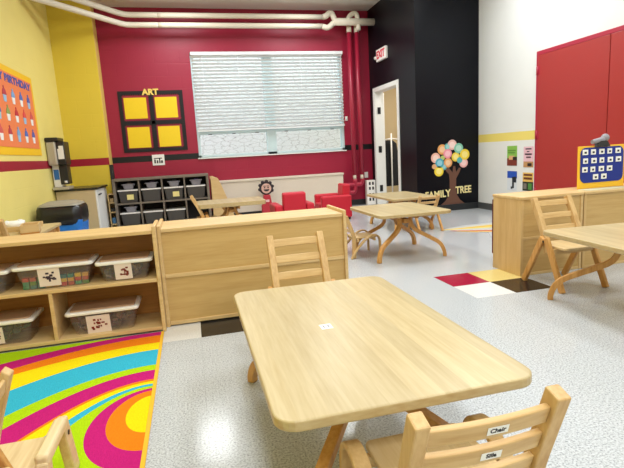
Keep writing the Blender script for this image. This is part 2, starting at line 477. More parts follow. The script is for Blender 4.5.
# red double doors on the white wall
DYR0, DYR1 = 3.14, 5.50
d = MB(); XI = XR - .035
d.box((XI, DYR1-.05, 0), (XR, DYR1, 2.14)); d.box((XI, DYR0, 0), (XR, DYR0+.05, 2.14)); d.box((XI, DYR0+.05, 2.09), (XR, DYR1-.05, 2.14))
dr = struct(d.build('door_1', M['door_frame'], None, .004))
for a, c in ((4.365, DYR1-.055), (DYR0+.055, 4.355)):
    MB().box((XR-.05, a, .02), (XR-.004, c, 2.085)).build('door_leaf', M['door_red'], dr, .004)
for z in (1.90, 1.095, .35):
    MB().tube([(XR-.055, DYR1-.052, z-.055), (XR-.055, DYR1-.052, z+.055)], .013, 10).box((XR-.053, DYR1-.09, z-.05), (XR-.048, DYR1-.02, z+.05)).build('door_hinge', M['door_frame'], dr)
# white door frame in the black wall
d = MB(); F = .06
d.box((XD-.015, DY0-F, 0), (XD+.16, DY0+.015, DZ+F)); d.box((XD-.015, DY1-.015, 0), (XD+.16, DY1+F, DZ+F)); d.box((XD-.015, DY0, DZ-.015), (XD+.16, DY1, DZ+F))
fr = struct(d.build('door_2', M['white_pt'], None, .004))
MB().box((XD+.17, DY1+.07, .01), (XD+.21, DY1+.95, DZ-.02)).build('door_leaf', M['white_pt'], fr, .004)
for z in (1.72, 1.02, .30):
    MB().box((XD+.04, DY1-.022, z-.06), (XD+.10, DY1-.012, z+.06)).build('door_hinge', M['black_pl'], fr, .002)

# ------------------------------------------------------------------ ceiling lights
tl = None
for i, (lx, ly, en) in enumerate(((.02, 7.35, .72), (2.1, 7.35, .66), (0, 4.2, .82), (2.1, 4.2, .85), (.1, 1.5, .58), (2.0, 1.5, .58), (3.6, 5.3, .6), (3.6, 2.2, .5), (.1, -1.35, .9), (2.0, -1.35, .9))):  # last two panels are added fill for surfaces facing the camera
    where = ['above the cubby', 'in front of the window', 'above the storage shelf', 'above the middle tables', 'above the rainbow rug', 'above the nearest table', 'beside the red doors', 'over the near side of the white wall', 'added as fill behind the viewer toward the yellow wall', 'added as fill behind the viewer toward the white wall'][i]
    L = thing('ceiling_light', 'white ceiling light panel ' + where, 'ceiling light', (lx, ly, ZC), 0, 'ceiling light panels')
    q = MB(); q.box((-.31, -.62, -.05), (-.29, .62, 0)); q.box((.29, -.62, -.05), (.31, .62, 0)); q.box((-.29, -.62, -.05), (.29, -.60, 0)); q.box((-.29, .60, -.05), (.29, .62, 0))
    q.build('light_frame', M['white_pt'], L)
    ld = bpy.data.lights.new('lamp_glow', 'AREA'); ld.shape = 'RECTANGLE'; ld.size = .56; ld.size_y = 1.18
    ld.energy = 62 * en; ld.color = (.93, .97, 1.0)
    lo = bpy.data.objects.new('lamp_glow', ld); COL.objects.link(lo); lo.parent = L; lo.location = (0, 0, -.045)
W = bpy.data.worlds.new('sky'); S.world = W; W.use_nodes = True
bg = W.node_tree.nodes['Background']; bg.inputs[0].default_value = (.86, .93, 1.0, 1); bg.inputs[1].default_value = 4.2
hl = bpy.data.lights.new('hall_fill', 'AREA'); hl.size = .6; hl.energy = 45; hl.color = (1, .93, .82)  # added fill to brighten the hall, no fixture behind it
ho = bpy.data.objects.new('hall_fill', hl); COL.objects.link(ho); ho.location = (4.4, 8.2, 2.75)
ho['label'] = 'unseen fill light added for the hall beyond the doorway'; ho['category'] = 'lamp'

# ------------------------------------------------------------------ overhead pipes
def pipe_path(z, x1):
    return [(-1.82, 7.0, z+.0), (-1.70, 7.12, z), (-.98, 8.28, z), (-.86, 8.38, z), (x1, 8.40, z)]
PY = 8.40
p = thing('heating_pipe', 'upper white wrapped heating pipe running above the window and merging into the thick pipe', 'pipe')
UZ, LZ, BZ = 3.315, 3.165, 3.24
def runpath(z, dx):
    return [(-1.865, 6.55+dx, z), (-1.60, 6.95+dx, z), (-1.00, 8.02+dx*.35, z), (-.93, 8.31, z), (-.80, PY, z), (2.45, PY, z)]
MB().tube(smooth_path([(-1.82, 7.0, UZ), (-1.55, 7.36, UZ), (-1.05, 8.03, UZ), (-.90, 8.23, UZ), (-.80, 8.345, UZ), (-.68, PY, UZ), (-.3, PY, UZ), (0, PY, UZ), (2.46, PY, UZ)], 5), .042, 14).build('pipe_run', M['pipe_white'], p)
MB().tube(smooth_path([(2.46, PY, UZ), (2.52, PY, UZ+.02), (2.57, PY, UZ+.06), (2.62, PY, UZ+.06), (2.66, PY, UZ-.02), (2.68, PY, BZ)], 4), .048, 12).build('pipe_elbow', M['pipe_white'], p)
p = thing('heating_pipe', 'lower white wrapped heating pipe just over the blind, slanting across the yellow pier', 'pipe')
MB().tube(smooth_path([(-1.80, 7.02, LZ+.12), (-1.79, 7.04, LZ+.04), (-1.74, 7.11, LZ), (-1.55, 7.36, LZ), (-1.05, 8.03, LZ), (-.90, 8.23, LZ), (-.80, 8.345, LZ), (-.68, PY, LZ), (-.3, PY, LZ), (0, PY, LZ), (2.44, PY, LZ)], 5), .042, 14).build('pipe_run', M['pipe_white'], p)
MB().tube(smooth_path([(2.44, PY, LZ), (2.52, PY, LZ-.02), (2.58, PY, LZ), (2.64, PY, LZ+.05), (2.68, PY, BZ-.03)], 4), .046, 12).build('pipe_elbow', M['pipe_white'], p)
p = thing('main_pipe', 'short thick white pipe entering the black wall beside the ceiling corner', 'pipe')
MB().tube([(2.64, PY, BZ), (XD-.001, PY, BZ)], .062, 16).build('pipe_run', M['pipe_white'], p)
MB().tube(smooth_path([(2.90, PY-.02, BZ+.02), (2.95, PY, BZ+.10), (3.02, PY, BZ+.14), (3.08, PY, BZ+.10), (3.10, PY, BZ-.14)], 4), .042, 12).build('pipe_elbow', M['pipe_white'], p)
for k, (xx, lab) in enumerate(((2.955, 'maroon painted riser pipe nearer the window edge'), (3.095, 'maroon painted riser pipe nearer the black wall'))):
    r = thing('riser_pipe', lab, 'pipe', (xx, PY+.10, 0), 0, 'maroon riser pipes')
    MB().tube([(0, 0, .58), (0, 0, 3.12)], .04, 14).build('pipe_run', M['red_paint'], r)
    MB().tube([(0, 0, 3.09), (0, 0, 3.21)], .044, 14).build('pipe_sleeve', M['pipe_white'], r)
    MB().tube([(0, 0, .50), (0, 0, .60)], .03, 12).build('pipe_collar', M['pipe_white'], r)
    z = (.26, .40)[k]
    MB().tube(smooth_path([(0, 0, .50), (0, 0, z+.07), (-.03, 0, z), (-.12, 0, z), (-.30+k*-.14, 0, z)], 4), .042, 12).build('pipe_foot', M['red_paint'], r)
o = MB().box((2.885, YB-.02, 1.58), (2.925, YB, 1.66)).ball((2.905, YB-.025, 1.62), .012).build('wall_switch', M['white_pl'], None, .003)
tag(o, 'tiny white switch on the maroon wall beside the blind', 'switch')
o = MB().box((3.22, YB-.012, .50), (3.29, YB, .61)).box((3.24, YB-.016, .52), (3.27, YB-.011, .545)).box((3.24, YB-.016, .565), (3.27, YB-.011, .59)).build('wall_outlet', M['white_pl'], None, .003)
tag(o, 'white wall outlet low on the maroon wall beside the doorway', 'outlet')

# ------------------------------------------------------------------ heater cover, wall signs
t = thing('heater_cover', 'long low off-white heater cover on the floor below the window', 'heater cover', (1.61, 8.57, 0))
MB().box((-1.13, -.10, .06), (1.11, .12, .60)).build('cover_front', M['heater'], t, .006)
MB().box((-1.14, -.115, .60), (1.12, .12, .635)).build('cover_top', M['heater'], t, .005)
MB().box((-1.12, -.08, 0), (1.10, .11, .06)).build('plinth', M['black_base'], t)
t = thing('art_board', 'black bordered board of four yellow squares on the maroon wall above the cubby', 'wall board', (-.52, YB, 1.2))
n = 26
def scallop(w, h, zc, xc):
    q = []
    return q
q = MB(); ts = .013
for (a, c) in (((-.52, 0), (-.465, 1.0)), ((.465, 0), (.52, 1.0)), ((-.03, .05), (.03, .95)), ((-.465, .945), (.465, 1.0)), ((-.465, 0), (.465, .05)), ((-.465, .455), (.465, .51))):
    q.box((a[0], -ts, a[1]), (c[0], -.001, c[1]))
for (xa, xb, za, zb) in ((-.465, -.03, .05, .455), (.03, .465, .05, .455), (-.465, -.03, .51, .945), (.03, .465, .51, .945)):
    for i in range(12):
        f = (i + .5) / 12
        for z in (za, zb): q.disc((xa+(xb-xa)*f, -.001, z), .015, 'y', -.011, 10)
        for x_ in (xa, xb): q.disc((x_, -.001, za+(zb-za)*f), .014, 'y', -.011, 10)
q.build('border', M['black_border'], t)
for (xa, za) in ((-.435, .548), (.058, .548), (-.43, .068), (.062, .068)):
    MB().box((xa, -.009, za+.005), (xa+.355, -.002, za+.345)).build('yellow_sheet', M['yel_paper'], t)
text('heading', 'ART', .13, M['gold_letter'], (0, -.018, .975), ((1, 0, 0), (0, 0, 1)), t, .004, 'gold letters reading ART', bold=.006, width=.27)
t = thing('wall_sign', 'small white picture sign on the black stripe under the yellow square board', 'sign', (-.505, YB, 1.055))
MB().box((-.10, -.008, -.09), (.10, -.001, .09)).build('sign_face', M['paper'], t)
MB().box((-.07, -.010, -.055), (-.045, -.008, .01)).box((-.03, -.010, -.055), (-.005, -.008, -.005)).box((.01, -.010, -.055), (.03, -.008, .02)).box((.04, -.010, -.055), (.07, -.008, -.01)).box((-.07, -.010, .02), (.06, -.008, .035)).build('pictogram', M['ink'], t)

# ------------------------------------------------------------------ birthday poster on the yellow wall
t = thing('birthday_poster', 'orange birthday poster with rows of paper cupcakes on the yellow wall', 'poster', (XL, 6.0, 1.19))
ya, yb = -1.05, 1.06
MB().box((0.001, ya, 0), (.008, yb, .975)).build('yellow_border', cm('#f6c417'), t)
MB().box((.008, ya+.07, .085), (.012, yb-.07, .905)).build('orange_sheet', cm('#f0834e'), t)
text('heading', 'HAPPY BIRTHDAY', .115, cm('#3a52a8'), (.013, .19, .835), ((0, 1, 0), (0, 0, 1)), t, .002, 'blue letters reading HAPPY BIRTHDAY', width=1.50, bold=.004)
cc = ['#c5283a', '#4a6fc0', '#d85a5a', '#8aa05a', '#7aa8d8', '#e04848', '#5060b0', '#b83a4a']
k = 0
for r, z in enumerate((.57, .37, .15)):
    for c in range(7):
        y = -.83 + c * .27 + (.03 if r % 2 else 0)
        cu = MB().prism([(y-.035, z), (y+.035, z), (y+.05, z+.075), (y-.05, z+.075)], 'x', .0125, .016).build('cupcake', M['paper'] if k % 3 else cm('#9cc4e4'), t)
        MB().prism([(y+.055*math.cos(a*PI/8), z+.073+.07*math.sin(a*PI/8)) for a in range(9)], 'x', .0125, .018).disc((.013, y, z+.155), .016, 'x', .004, 10).build('frosting', cm(cc[(k*5+r) % 8]), cu)
        k += 1

# ------------------------------------------------------------------ black wall: exit sign and family tree
t = thing('exit_sign', 'white box EXIT sign with red letters high on the black wall over the doorway', 'sign', (XD, 8.02, 2.625))
MB().box((-.05, -.205, -.10), (-.001, .205, .10)).build('sign_box', M['white_pl'], t, .01)
text('exit_letters', 'EXIT', .17, M['exit_red'], (-.052, 0, 0), ((0, -1, 0), (0, 0, 1)), t, .002, 'red letters reading EXIT', width=.35, bold=.006)
MB().tube([(-.03, .205, -.02), (-.04, .27, -.02)], .03, 12).build('lamp_head', M['white_pl'], t)

t = thing('family_tree', 'brown paper tree with pastel paper circles on the black wall', 'wall decoration', (4.0, YK, .10))
tk = [(-.21, 0), (.21, 0), (.13, .06), (.075, .14), (.06, .25), (.06, .40), (.12, .50), (.145, .56), (.11, .57), (.06, .50), (.045, .60), (.01, .60), (0, .50), (-.07, .58), (-.125, .57), (-.12, .535), (-.065, .48), (-.055, .40), (-.055, .25), (-.075, .14), (-.13, .06)]
MB().prism(tk, 'y', -.003, -.001).build('trunk', M['trunk'], t)
leaves = [(115, 60, 30, '#e2a05a'), (150, 45, 20, '#5ab4b4'), (180, 35, 30, '#e6b8b0'), (222, 65, 30, '#7cc0a8'), (262, 115, 32, '#f0d23a'), (72, 115, 30, '#eab4a2'),
          (203, 125, 27, '#ecd040'), (150, 95, 28, '#ec94a4'), (97, 155, 28, '#48a8c0'), (228, 152, 18, '#58b0b8'), (125, 185, 20, '#4aa6b4'), (152, 160, 28, '#e4a060'),
          (255, 175, 28, '#ecb0ac'), (92, 213, 30, '#f2d638'), (62, 175, 15, '#dca878'), (118, 120, 14, '#b8cc70')]
for k, (a, c, r, h) in enumerate(leaves):
    x_ = (a/6.69 + 425 - 452.3) * .01770 + .0; z_ = 1.028 - (c/6.69 + 140 - 145.4) * .01440 + (a/6.69+425-452) * .0010 - .10
    R = r/6.69 * .0176
    d0 = -.003 - .0009 * (k % 5)
    lf = MB().disc((x_, d0+.001, z_), R, 'y', -.002, 24).build('paper_circle', cm(h), t)
    if r > 19:
        c0 = tuple(min(1, q*.6 + .4) for q in (int(h[1:3], 16)/255, int(h[3:5], 16)/255, int(h[5:7], 16)/255))
        MB().disc((x_, d0-.0012, z_), R*.62, 'y', -.001, 24).build('circle_center', cm('#%02x%02x%02x' % tuple(int(q*255) for q in c0)), lf)
t = thing('tree_lettering', 'cream paper letters reading FAMILY TREE on the black wall across the paper trunk', 'lettering', (3.92, YK, .28))
text('family_word', 'FAMILY', .155, M['cream_letter'], (-.185, -.010, -.01), ((1, 0, .045), (-.045, 0, 1)), t, .002, width=.44, bold=.004)
text('tree_word', 'TREE', .155, M['cream_letter'], (.265, -.010, .035), ((1, 0, .02), (-.02, 0, 1)), t, .002, width=.28, bold=.004)

# ------------------------------------------------------------------ small posters on the white wall
def poster(y0, y1, z0, z1, label, parts):
    t = thing('small_poster', label, 'poster', (XR, (y0+y1)/2, z0), 0, 'small posters on the white wall')
    w_, h_ = y0-y1, z1-z0
    for k, (nm, u0, u1, v0, v1, col) in enumerate(parts):     # u to the viewer's right is -y
        MB().box((-.003-.0008*k, w_/2-u1*w_, v0*h_), (-.0008, w_/2-u0*w_, v1*h_)).build(nm, cm(col), t)
poster(6.11, 5.895, .69, .968, 'green poster with a brown photo along its lower half, upper row on the white wall',
       [('sheet', 0, 1, 0, 1, '#84b84e'), ('photo', 0, 1, 0, .38, '#7a3224'), ('face_patch', .2, .75, .3, .5, '#d8a878'), ('dark_patch', .6, 1, .28, .45, '#2a1e1c'), ('text_line', .12, .88, .75, .80, '#5c8a38'), ('text_line', .12, .8, .64, .68, '#5c8a38')])
poster(5.755, 5.56, .672, .95, 'pink poster with dark writing beside the red door, upper row',
       [('sheet', 0, 1, 0, 1, '#e2b8c4'), ('photo', 0, 1, 0, .28, '#b98a5a'), ('text_line', .2, .8, .86, .92, '#3a2a34'), ('text_line', .35, .6, .74, .79, '#3a2a34'), ('text_line', .15, .85, .60, .67, '#3a2a34'), ('text_line', .3, .75, .46, .52, '#3a2a34'), ('dark_patch', .45, .85, .06, .2, '#30241e')])
poster(6.10, 5.89, .338, .612, 'blue and white poster, lower row on the white wall',
       [('sheet', 0, 1, 0, 1, '#d6dce2'), ('blue_block', 0, 1, .64, 1, '#1f4fb4'), ('dark_figure', .52, .72, .12, .70, '#1c2028'), ('dark_figure', .72, .95, .42, .72, '#1c2028'), ('dark_figure', .40, .56, .08, .2, '#1c2028')])
poster(5.765, 5.555, .35, .60, 'orange and dark green poster beside the red door, lower row',
       [('sheet', 0, 1, 0, 1, '#e4b95e'), ('dark_photo', 0, 1, 0, .5, '#26301e'), ('text_line', .1, .9, .82, .93, '#6a3a20'), ('text_line', .1, .9, .62, .74, '#6a3a20'), ('green_patch', .55, .9, .08, .42, '#4d8a3c'), ('grey_patch', .1, .4, .1, .4, '#7a7468')])

# ------------------------------------------------------------------ tables
def table(label, cx, cy, sx, sy, H, rz=0.0, ins=(.055, .055), TH=.030, group='low wooden tables with bent legs'):
    t = thing('classroom_table', label, 'table', (cx, cy, 0), rz, group)
    bm_ = MB().prism(rrect(sx, sy, .06, 6), 'z', H-TH, H)
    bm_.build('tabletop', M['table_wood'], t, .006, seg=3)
    hx, hy = sx/2, sy/2
    q = MB()
    q.box((-.11, -hy*.55, H-TH-.05), (-.085, hy*.55, H-TH)); q.box((.085, -hy*.55, H-TH-.05), (.11, hy*.55, H-TH))
    q.box((-.085, -.09, H-TH-.055), (.085, -.06, H-TH)); q.box((-.085, .06, H-TH-.055), (.085, .09, H-TH))
    q.build('under_frame', M['leg_wood'], t, .004)
    MB().box((-.03, -hy*.5, H-TH-.09), (.03, hy*.5, H-TH-.05)).build('center_beam', M['leg_wood'], t, .004)
    for ix in (-1, 1):
        for iy in (-1, 1):
            fx, fy = ix*(hx-ins[0]), iy*(hy-ins[1])
            ax, ay = ix*.05, iy*.20*min(1, sy/1.0)
            def at(f, z): return (ax+(fx-ax)*f, ay+(fy-ay)*f, z)
            Hh = H-TH
            path = smooth_path([at(0, Hh), at(.02, Hh*.80), at(.12, Hh*.64), at(.35, Hh*.53), at(.6, Hh*.43), at(.82, Hh*.33), at(.94, Hh*.22), at(1.0, Hh*.08), at(1.0, 0)], 5)
            sd = Vector((-(fy-ay), fx-ax, 0)).normalized()
            MB().sweep(path, sd, .036, .034).build('leg', M['leg_wood'], t, .005)
    return t
T1 = table('large wooden table with a white number sticker at the front of the room', .494, 1.585, .715, 1.15, .42)
st = MB().box((-.077-.021, -.010-.024, .4203), (-.077+.021, -.010+.024, .4208)).build('sticker', M['paper'], T1, label='white sticker')
text('sticker_number', '11', .034, cm('#8a8a92'), (-.077, -.010, .421), ((1, 0, 0), (0, 1, 0)), st, .0003, bold=.001)
table('square wooden table in the middle of the floor, before the family tree wall', 1.93, 4.33, .71, .88, .45, 0, (.025, .12))
table('wooden table behind the middle table, close to the doorway', 2.64, 5.84, .60, .95, .42, 0)
table('wooden table at the right beside the double birch cabinets', 2.52, 2.12, .80, .94, .457, math.radians(-4))
table('long wooden table beside the dark cubby and the toy figure', .485, 6.52, .88, .66, .46, 0, (.055, .055), .055)

# ------------------------------------------------------------------ chairs
GRP = 'small wooden chairs'
def chair_arm(label, loc, rz):
    """child chair with bentwood arch legs; faces +y, origin under the back posts"""
    t = thing('child_chair', label, 'chair', loc, rz, GRP)
    H, W, SZ = .522, .157, .248
    MB().prism(rrect(.285, .27, .02), 'z', SZ-.016, SZ).build('seat', M['seat_wood'], t, .004).location = (0, .145, 0)
    for sx in (-1, 1):
        MB().sweep([(sx*W, -.01, 0), (sx*W, -.005, .16), (sx*W, -.005, .26), (sx*W, -.035, .36), (sx*W, -.09, H)], (1, 0, 0), .034, .042).build('back_post', M['chair_wood'], t, .004)
        pth = smooth_path([(sx*.188, -.05, 0), (sx*.188, .0, .09), (sx*.188, .09, .195), (sx*.188, .16, .252), (sx*.188, .215, .272), (sx*.188, .262, .26), (sx*.188, .288, .21), (sx*.188, .292, .11), (sx*.188, .292, 0)], 5)
        MB().sweep(pth, (1, 0, 0), .044, .018).build('arch_leg', M['chair_wood'], t, .004)
    for y in (.03, .23): MB().box((-.172, y, SZ-.05), (.172, y+.02, SZ-.016)).build('seat_rail', M['chair_wood_x'], t, .003)
    sl = []
    for z, y in ((.472, -.076), (.402, -.054), (.332, -.030)):
        path = smooth_path([(-.14, y, z), (-.07, y-.008, z), (0, y-.011, z), (.07, y-.008, z), (.14, y, z)], 3)
        s_ = MB().sweep(path, (0, -.32, 1), .045, .016).build('back_slat', M['chair_wood_x'], t, .004); sl.append(s_)
    return t, sl

def chair_frame(label, loc, rz, sc=1.0):
    """child chair on A-shaped plank legs; faces +y, origin under the apex of the legs"""
    t = thing('child_chair', label, 'chair', loc, rz, GRP)
    H, W = .615, .144
    MB().prism(rrect(.29, .28, .02), 'z', .285, .302).build('seat', M['seat_wood'], t, .004).location = (0, .045, 0)
    for sx in (-1, 1):
        MB().sweep([(sx*W, .02, .24), (sx*W, -.005, .32), (sx*W, -.07, .47), (sx*W, -.145, H)], (1, 0, 0), .038, .040).build('back_post', M['chair_wood'], t, .005)
        MB().sweep([(sx*.178, .0, .355), (sx*.178, -.19, 0)], (1, 0, 0), .026, .044).build('rear_leg', M['leg_wood'], t, .006)
        MB().sweep([(sx*.178, .035, .355), (sx*.178, .20, 0)], (1, 0, 0), .026, .044).build('front_leg', M['leg_wood'], t, .006)
        MB().disc((sx*.178-.014, .02, .33), .008, 'x', .028, 12).build('bolt', M['dark_metal'], t)
    for y in (.01, .075): MB().box((-.165, y, .245), (.165, y+.02, .285)).build('seat_rail', M['chair_wood_x'], t, .003)
    for z, y in ((.575, -.128), (.49, -.085), (.405, -.045)):
        path = [(-.135, y, z), (-.05, y-.008, z), (.05, y-.008, z), (.135, y, z)]
        MB().sweep(path, (0, -.3, 1), .042, .016).build('back_slat', M['chair_wood_x'], t, .004)
    return t

cA, slA = chair_arm('wooden chair with white word labels on its back at the large table', (.533, .860, 0), 0)
for s_, wd, (y, z) in ((slA[0], 'Chair', (-.076, .472)), (slA[1], 'Silla', (-.054, .402))):
    nrm = Vector((0, -1, -.32)).normalized(); up = Vector((0, -.32, 1)).normalized()
    c = Vector((.012, y-.011, z)) + nrm * .0085
    a = MB(); 
    vs = [c + Vector((1, 0, 0))*(.024*i) + up*(.0105*j) + nrm*k for k in (0, .0006) for i, j in ((-1, -1), (1, -1), (1, 1), (-1, 1))]
    bv = [a.bm.verts.new(v) for v in vs]
    for f in ((0, 1, 2, 3), (4, 5, 6, 7), (0, 1, 5, 4), (1, 2, 6, 5), (2, 3, 7, 6), (3, 0, 4, 7)): a.bm.faces.new([bv[i] for i in f])
    lb = a.build('word_label', M['paper'], s_, label='white label reading ' + wd)
    text('label_word', wd, .016, M['ink'], c + nrm*.0009, ((1, 0, 0), up), lb, .0003, bold=.0004)
dupA = cA.copy  # keep first chair as the source for the other bentwood chair
def plain_arm(label, loc, rz):
    r = dup(cA, loc, rz, label)
    for ch in list(r.children):
        for g in list(ch.children):
            for gg in list(g.children): bpy.data.objects.remove(gg)
            bpy.data.objects.remove(g)
    return r
plain_arm('wooden chair with arched bentwood legs beside the middle square table', (1.47, 4.45, 0), math.radians(-90))
bpy.data.objects['child_chair.001'].scale = (.86, .86, .80)
cB = chair_frame('wooden chair behind the large table, facing it in front of the birch divider', (.522, 2.41, 0), PI)
cB.scale = (.97, .97, .97)
dup(cB, (2.535, 2.825, 0), PI, 'wooden chair in front of the double birch cabinets, pushed to the right table', scale=(1, 1, 1))
dup(cB, (2.77, 5.38, 0), 0, 'wooden chair pushed to the table by the doorway, its back to the room', scale=(.84, .84, .72))
dup(cB, (.115, 6.36, 0), math.radians(-90), 'wooden chair at the end of the long table by the dark cubby', scale=(.92, .92, .92))
dup(cB, (-1.63, 4.38, 0), 0, 'wooden chair beside the low side table by the yellow wall', scale=(1.02, 1.02, 1.05))

# chair and step stool standing on the rug at the corner of the picture
pc = dup(cB, (-.580, 1.19, .0085), math.radians(90), 'pale wooden chair standing on the rainbow rug beside the step stool', scale=(.87, .55, .845))
t = thing('step_stool', 'pale low wooden step stool with bolted side rails standing on the rainbow rug', 'stool', (-.64, 1.575, .0085))
for sx in (-.155, .155):
    MB().sweep([(sx, .035, .205), (sx, -.185, .205)], (1, 0, 0), .040, .038).build('side_rail', M['pale_wood'], t, .012, seg=4)
    MB().sweep([(sx, .028, .21), (sx+.004, .075, 0)], (1, 0, 0), .032, .058).build('stool_leg', M['pale_wood'], t, .006)
    MB().sweep([(sx, -.165, .20), (sx, -.185, 0)], (1, 0, 0), .032, .050).build('stool_leg', M['pale_wood'], t, .006)
    MB().disc((sx-.019, .035, .165), .008, 'x', .039, 12).build('bolt', M['dark_metal'], t)
MB().prism([(-.134, -.19), (.134, -.19), (.134, .0), (-.134, .0)], 'z', .165, .183).build('stool_top', M['pale_wood'], t, .004)

# ------------------------------------------------------------------ open shelf with clear bins (left)
SH = thing('storage_shelf', 'open wooden shelf unit holding clear bins, behind the rainbow rug', 'shelf', (-1.05, 2.955, 0))
L0, L1, D = -.78, .795, .33
for xx in (L0, L1):
    MB().prism([(0, 0), (D, 0), (D, .655), (.0, .655)], 'x', xx, xx+.022).build('side_panel', M['cab_edge'], SH, .004)
MB().box((L0+.022, .004, .610), (L1, D-.002, .632)).build('top_panel', M['cab_edge'], SH, .003)
MB().box((L0+.022, .006, .316), (L1, D-.015, .338)).build('middle_shelf', M['cab_edge'], SH, .003)
MB().box((L0+.022, .006, .012), (L1, D-.015, .034)).build('bottom_shelf', M['cab_edge'], SH, .003)
MB().box((.19, .010, .034), (.212, D-.015, .316)).build('divider', M['cab_edge'], SH, .003)
MB().box((L0+.022, D-.015, .012), (L1, D-.003, .61)).build('back_panel', M['shelf_wood_shaded'], SH)

def clear_bin(label, x0, x1, z, h, y0=2.985, dep=.25, lab=None, labcol='#8a5a50'):
    cx, w_ = (x0+x1)/2, x1-x0
    t = thing('storage_bin', label, 'bin', (cx, y0, z), 0, 'clear lidded bins in the open shelf')
    b_ = MB()
    # open tub with thin walls: outer and inner loft
    o0 = rrect(w_-.085, dep-.05, .03); o1 = rrect(w_-.03, dep-.02, .03)
    B0 = [b_.bm.verts.new((p[0], p[1]+dep/2, 0)) for p in o0]; B1 = [b_.bm.verts.new((p[0], p[1]+dep/2, h-.02)) for p in o1]
    n = len(B0); b_.bm.faces.new(B0[::-1])
    for i in range(n): b_.bm.faces.new((B0[i], B0[(i+1) % n], B1[(i+1) % n], B1[i]))
    b_.build('tub', M['clear'], t)
    MB().prism(rrect(w_, dep, .025), 'z', h-.024, h-.004).build('lid', M['white_pl'], t, .006).location = (0, dep/2, 0)
    MB().prism(rrect(w_-.05, dep-.05, .02), 'z', h-.004, h+.004).build('lid_panel', cm('#b08c70', .3), t).location = (0, dep/2, 0)
    if lab:
        u0, u1, v0, v1 = lab
        sl_ = .0275 / (h-.02) * .55
        rot = Matrix.Rotation(math.atan2(.015, h-.02), 3, 'X')
        yy = lambda zz: .025 - .015 * zz / (h-.02)
        zc = (v0+v1)/2
        lb = MB().box((u0-cx, yy(zc)-.0045, v0), (u1-cx, yy(zc)-.0025, v1), rot).build('picture_label', cm('#e6d6cc'), t, .0, label='square picture label')
        pb = MB(); rnd = random.Random(int(x0*1000))
        for k in range(16):
            a_, c_ = rnd.uniform(u0+.02, u1-.03)-cx, rnd.uniform(v0+.02, v1-.03)
            pb.box((a_, yy(c_)-.0065, c_), (a_+rnd.uniform(.008, .02), yy(c_)-.0045, c_+rnd.uniform(.006, .014)), rot)
        pb.build('label_picture', cm(labcol), lb)
    return t
BINS = []
clear_bin('clear bin with white lid, upper shelf, at the yellow wall end', -1.52, -1.055, .338, .135)
clear_bin('wide clear bin of coloured blocks with picture label, upper shelf', -1.040, -.607, .338, .145, lab=(-.905, -.79, .015, .122), labcol='#3a2a3a')
clear_bin('smaller clear bin with picture label, upper shelf beside the birch divider', -.600, -.272, .338, .128, lab=(-.492, -.395, .008, .105), labcol='#7a2a1e')
clear_bin('clear bin on the lower shelf, left of the upright divider', -1.48, -.965, .034, .145, lab=(-1.25, -1.13, .01, .11))
clear_bin('clear bin with picture label on the lower shelf, right of the upright divider', -.80, -.383, .034, .145, lab=(-.685, -.552, .0, .112), labcol='#7a2018')
rnd = random.Random(3)
hues = ['#2f8f62', '#2f8f62', '#c8402e', '#e3bc3c', '#287a78', '#5a8a3a', '#b84a34', '#d8a43c', '#2a8478']
names = {'#2f8f62': 'green', '#c8402e': 'red', '#e3bc3c': 'yellow', '#287a78': 'teal', '#5a8a3a': 'leaf green', '#b84a34': 'brick red', '#d8a43c': 'amber', '#2a8478': 'sea green'}
src = None
for k in range(27):
    row, i = divmod(k, 9)
    x_ = -.985 + i * .040; h_ = hues[(k*4+row) % 9]
    o = MB().box((-.0165, -.016, 0), (.0165, .016, .022)).build('toy_block', cm(h_, .45), None, .002)
    o.location = (x_ + rnd.uniform(-.001, .001), 3.046 + rnd.uniform(-.003, .003) + row*.0, .3395 + row * .0225)
    tag(o, names[h_] + ' toy block inside the wide clear bin on the upper shelf', 'toy block', 'toy blocks in the wide clear bin')
def mixed(name, label, x0, x1, y0, y1, z, n, cols, hmax=.05):
    q = MB(); rr = random.Random(n)
    for k in range(n):
        a, c = rr.uniform(x0, x1-.05), rr.uniform(y0, y1-.04); z0 = z + rr.uniform(0, hmax)
        q.box((a, c, z0), (a+rr.uniform(.02, .05), c+rr.uniform(.02, .04), z0+rr.uniform(.01, .025)), Euler((rr.uniform(-.4, .4), rr.uniform(-.4, .4), rr.uniform(0, 3))).to_matrix())
    x = NX(name); oc = x.obj()[0]
    vn = x.n('ShaderNodeTexVoronoi'); x.lk(oc, vn.inputs['Vector']); vn.inputs['Scale'].default_value = 22
    sp = x.n('ShaderNodeSeparateColor'); x.lk(vn.outputs['Color'], sp.inputs[0])
    x.done(x.ramp(sp.outputs[0], [(i/len(cols), lin(c)) for i, c in enumerate(cols)]), .5)
    o = q.build(name, x.m); tag(o, label, 'toys'); o['kind'] = 'stuff'
mixed('toy_pieces', 'mixed brown and grey toy pieces in the smaller upper clear bin', -.565, -.315, 3.02, 3.19, .352, 60, ['#5a4a40', '#6c6258', '#84705c', '#3c3430'])
mixed('toy_pieces', 'mixed maroon and grey toy pieces in the lower clear bin by the divider', -.75, -.43, 3.02, 3.19, .048, 70, ['#7a3a34', '#6c5a50', '#8a6658', '#4a3834'], .06)
mixed('toy_pieces', 'mixed green and brown toy pieces in the lower clear bin at the yellow wall end', -1.42, -1.02, 3.02, 3.19, .048, 70, ['#4c6a48', '#7c8064', '#5a5040', '#3c4a3c'], .06)
mixed('toy_pieces', 'mixed blue grey toy pieces in the upper clear bin at the yellow wall end', -1.47, -1.11, 3.02, 3.19, .352, 60, ['#44567a', '#3c4438', '#5a6a58', '#3a3c58'])

